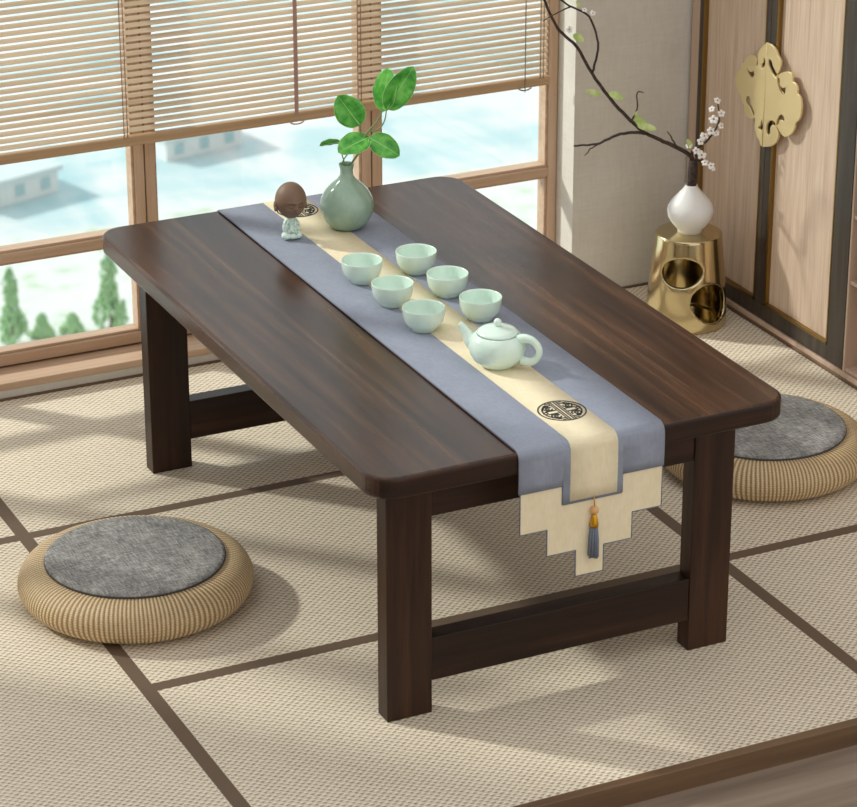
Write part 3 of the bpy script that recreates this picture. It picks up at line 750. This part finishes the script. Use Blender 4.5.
def gss(x, z, cx_, cz_, sx, sz): return math.exp(-((x-cx_)/sx)**2-((z-cz_)/sz)**2)
def skull(x, y, z):
    f = 0; front = 1/(1+math.exp(12*(y+.15))); jaw = 1-.15*max(0, -z-.05)**1.1
    if front > .01:
        ax_ = abs(x)
        f += .24*gss(x, z, 0, -.32, .12, .10)+.12*gss(x, z, 0, -.16, .08, .17)      # nose
        f += .07*gss(ax_, z, .14, -.35, .06, .05)
        f -= .16*gss(ax_, z, .33, -.12, .19, .09)                                    # sockets
        f += .13*gss(ax_, z, .34, -.15, .14, .055)                                   # lids
        f += .09*gss(ax_, z, .32, .03, .22, .05)                                     # brows
        f += .10*gss(ax_, z, .44, -.42, .2, .16)                                     # cheeks
        f += .09*gss(x, z, 0, -.54, .17, .045)-.12*gss(x, z, 0, -.60, .19, .025)+.07*gss(x, z, 0, -.66, .14, .04)
        f += .08*gss(x, z, 0, -.84, .2, .12)
    s_ = 1+f*front
    return Vector((x*.0236*jaw*s_, y*.0238*(1-.06*max(0, -z))*s_, z*.0280*(1 if z > 0 else .97)))
for v in h_.bm.verts: v.co = skull(*v.co)
def crease(name, pts, rad, par):
    P3 = [skull(x, -math.sqrt(max(0, 1-x*x-z*z)), z)*1.004 for x, z in pts]
    MB().tube(catmull(P3, 3), rad, 6).build(name, m_crease_shade, par)  # thin dark tube drawn as the shade in a facial fold
ho = h_.build('head', m_clay, fg); ho.location = (0, -.001, .0605); ho.rotation_euler = (math.radians(-3), math.radians(3), math.radians(10))
for sx in (1, -1):
    crease('closed_eye_shade', [(sx*.20, -.17), (sx*.27, -.215), (sx*.35, -.225), (sx*.43, -.20), (sx*.49, -.15)], .00045, ho)
    crease('eyebrow_shade', [(sx*.16, .00), (sx*.25, .05), (sx*.36, .06), (sx*.46, .02)], .0004, ho)
crease('mouth_shade', [(-.17, -.56), (-.09, -.60), (0, -.60), (.09, -.60), (.17, -.56)], .00045, ho)
for sx in (1, -1):
    e_ = MB(); e_.ball((sx*.0232, .002, -.006), (.0030, .0044, .0078), 20, 14); e_.ball((sx*.0242, -.0005, -.011), (.0022, .0030, .0038), 14, 10)
    eo = e_.build('ear', m_clay, ho); remesh(eo, .0006, 2)

# ------------------------------------------------------------------ round seat cushions
def cushion(x, y, label):
    r = empty('rattan_cushion', (x, y, 0)); tag(r, label, 'floor cushion', 'round rattan cushions on the mats')
    R, h = .1655, .062; prof = [(0, 0), (R-.045, 0)]
    for k_ in range(0, 21):
        a = -PI/2+PI*k_/20; ca = math.cos(a); sa = math.sin(a)
        prof.append((R-.040+.040*(abs(ca)**.9), h/2+h/2*sa if abs(sa) < 1 else h/2+h/2*sa))
    prof += [(R-.05, h+.0005), (.1, h), (0, h)]
    MB().lathe(prof, 128).build('rattan_base', m_rattan, r)
    rp = .1255
    pad = MB().lathe([(0, h-.001), (rp-.001, h-.001), (rp+.0006, h+.001), (rp+.0004, h+.0045), (rp-.004, h+.0062), (rp-.02, h+.0072), (.05, h+.0078), (0, h+.008)], 96).build('linen_pad', m_pad, r)
    MB().tube([(rp*math.cos(2*PI*k_/96), rp*math.sin(2*PI*k_/96), h+.0018) for k_ in range(97)], .0016, 8, False).build('pad_piping', m_padedge, pad)
cushion(-.1245, .5375, 'round woven rattan cushion with a grey linen pad at the left of the table')
cushion(.9065, .5390, 'round woven rattan cushion with grey linen pad, right of the table before the cabinet')

# ------------------------------------------------------------------ gold stool
SX, SY, SH = 1.103, 1.107, .165
st = MB().lathe([(0, 0), (.0695, 0), (.0705, .002), (.0705, .006), (.0695, .03), (.0665, .075), (.0620, .12), (.0582, .155), (.0575, .1625), (.0565, .165), (.045, .1655), (0, .1655)], 96).build('drum_stool', m_stool)
inner = MB().lathe([(0, .008), (.058, .008), (.0600, .03), (.0565, .075), (.052, .12), (.048, .150), (0, .152)], 64).build('cut', m_stool)
def cutter(az, z, rx, rz, tilt, depth):
    # az: degrees from the direction facing the camera, positive to the right
    d = (-VF*math.cos(math.radians(az))+VR*math.sin(math.radians(az)))
    side = Vector((0, 0, 1)).cross(d)*-1; upv = Vector((0, 0, 1))
    a = math.radians(tilt); e1 = side*math.cos(a)+upv*math.sin(a); e2 = -side*math.sin(a)+upv*math.cos(a)
    m_ = Matrix((e1, e2, d)).transposed()
    c_ = MB(); c_.ball(d*.062+Vector((0, 0, z)), (rx, rz, depth), 40, 28, m_); return c_.build('cut', m_stool)
cuts = [cutter(-15, .109, .0365, .0255, -8, .045), cutter(36, .052, .040, .033, 32, .045)]
for c_ in [inner]+cuts:
    m_ = st.modifiers.new('b', 'BOOLEAN'); m_.object = c_; m_.operation = 'DIFFERENCE'; m_.solver = 'EXACT'
bake(st)
for c_ in [inner]+cuts: bpy.data.objects.remove(c_)
remesh(st, .0016, 14)
st.location = (SX, SY, 0); st.data.materials.clear(); st.data.materials.append(m_stool)
tag(st, 'polished gold drum stool with oval cut-outs in the corner beside the cabinet', 'stool')

# ------------------------------------------------------------------ white vase and blossom branch
WV = Vector((SX, SY, SH+.0002))+VR*.0015
wv = empty('white_vase', WV); tag(wv, 'small matte white onion-shaped vase standing on the gold stool', 'vase')
MB().lathe([(0, .001), (.019, .001), (.0195, 0), (.0208, 0), (.0215, .005), (.0225, .0065), (.031, .016), (.0380, .028), (.0397, .038), (.0385, .046), (.0335, .055), (.025, .065), (.0165, .074), (.0115, .0805), (.0108, .084), (.0100, .0845), (.0092, .083), (.0095, .078), (.011, .07), (0, .06)], 64).build('vase_body', m_white, wv)
bb = empty('blossom_branch', WV); tag(bb, 'bare dark branch with white blossoms and a few pale leaves in the white vase', 'branch')
def bl(px, py, d=0): return loc(px, py, d, 690, 227.3, 579, 548)
def br_(pts, r0, r1, nm='twig'):
    q = catmull(pts, 5)
    q = [p+Vector((random.uniform(-1, 1), random.uniform(-1, 1), random.uniform(-1, 1)))*.0006 for p in q]
    return MB().tube(q, lerp_r([r0, r1], len(q)), 9).build(nm, m_bark, bb)
MB().tube([bl(691, 200), bl(691.5, 181), bl(692, 168), bl(692.5, 157)], [.0072, .0078, .0080, .0070], 14).build('main_stem', m_bark, bb)
br_([bl(693, 162), bl(690, 153), bl(676.3, 145, -.01), bl(659, 137.5, -.015), bl(643, 130, -.02)], .0042, .0030)
br_([bl(644, 131.4, -.02), bl(634, 130, -.02), bl(616.8, 132.6, -.02), bl(605, 138, -.02), bl(597, 141.3, -.02), bl(574.7, 143.2, -.015)], .0030, .0016)
br_([bl(599.5, 141.3, -.02), bl(590.8, 146.2, -.026), bl(585, 153, -.03)], .0014, .0008)
br_([bl(644, 131, -.02), bl(629, 117.7, -.02), bl(611.9, 99.1, -.01), bl(593.3, 73.1, 0), bl(578.4, 47, .01), bl(562.3, 32.2, .01), bl(553.6, 17.3, .01), bl(546.2, 0, .01), bl(541, -14, .01)], .0032, .0022)
br_([bl(593.3, 73.1, 0), bl(596.5, 60, -.006), bl(598.2, 44.6, -.014), bl(589.6, 19.8, -.02), bl(571, 9.9, -.02), bl(556, 0, -.02), bl(546, -5, -.02)], .0022, .0014)
br_([bl(572, 10.4, -.02), bl(557.3, 17.3, -.03), bl(545, 24.8, -.035)], .0014, .0007)
br_([bl(631, 118.5, -.02), bl(636.2, 106.6, -.022), bl(635.4, 94.2, -.026), bl(637.9, 91.2, -.028), bl(642, 92.2, -.03)], .0014, .0009)
br_([bl(676.3, 145, -.01), bl(670, 135, -.014), bl(665.9, 128.9, -.018)], .0016, .0008)
br_([bl(692, 155), bl(692, 147.5), bl(703.6, 140, -.01), bl(713.5, 126.4, -.015), bl(716.5, 114, -.02), bl(713.5, 97.9, -.02)], .0026, .0010)
br_([bl(692, 157), bl(701, 158.6, -.012), bl(711, 165, -.02)], .0020, .0010)
def blossom(p, s, face):
    f = MB(); face = Vector(face).normalized(); e1 = face.orthogonal().normalized(); e2 = face.cross(e1)
    for k_ in range(5):
        a = 2*PI*k_/5+random.random()*.4; d = e1*math.cos(a)+e2*math.sin(a)
        m_ = Matrix((d, face.cross(d), face)).transposed()
        f.ball(p+d*s*.55+face*s*.12, (s*.5, s*.42, s*.16), 10, 8, m_)
    o = f.build('blossom', m_petal, bb); MB().ball(p+face*s*.25, s*.17, 8, 6).build('blossom_centre', m_petal_c, o)
for px, py, d, s in ((714, 100, -.022, .0065), (709, 108, -.02, .006), (718, 112, -.022, .0065), (711, 118, -.018, .0085), (718, 124, -.018, .006), (709, 129, -.014, .0075), (702, 134, -.014, .0075), (714, 131, -.016, .0055),
                    (699, 139, -.012, .0065), (695, 148, -.008, .0065), (688, 143, -.006, .006), (700, 152, -.014, .008), (703, 160, -.018, .0065), (709, 163, -.022, .0065), (711, 166, -.024, .004), (571, 31, .006, .006), (585, 14, -.022, .005), (593, 17, -.024, .005)):
    blossom(bl(px, py, d), s, tocam+Vector((random.uniform(-.5, .5), random.uniform(-.5, .5), random.uniform(-.4, .6))))
for px, py, tx, ty, w, d in ((575, 36, 585, 43, .014, 0), (609, 92, 623, 98, .014, -.012), (601, 94, 587, 90, .012, -.01), (634, 116, 646, 127, .016, -.022), (636, 124, 655, 127, .013, -.026), (634, 118, 636, 110, .008, -.018), (690, 146, 686, 137, .010, -.006), (582, 12, 577, 6, .006, -.02)):
    leaf(bl(px, py, d), bl(tx, ty, d-.006), w, tocam+Vector((.1, 0, .3)), .3, .06, m_lime, bb, False)

# ------------------------------------------------------------------ far things outside
conifer(43.1, 143, 4.9, .80, 'pale green conifer outside, seen through the lower window pane at the left edge')
conifer(48.9, 143, 4.9, .95, 'pale green conifer outside, seen just left of the back left table leg')
conifer(45.0, 143.5, 1.5, .55, 'low green bush outside, right beside the conifer at the left edge of the photo')
conifer(46.8, 143.5, 1.2, .6, 'low green bush outside, left of the conifer near the table leg')
house(50.6, 168, 6, 4, 1.5, 'pale low building across the lake, seen in the upper pane left of the first mullion', .3)
house(65.0, 172, 6, 4, 1.4, 'pale building across the lake, seen left of the figurine between the mullions', .2)
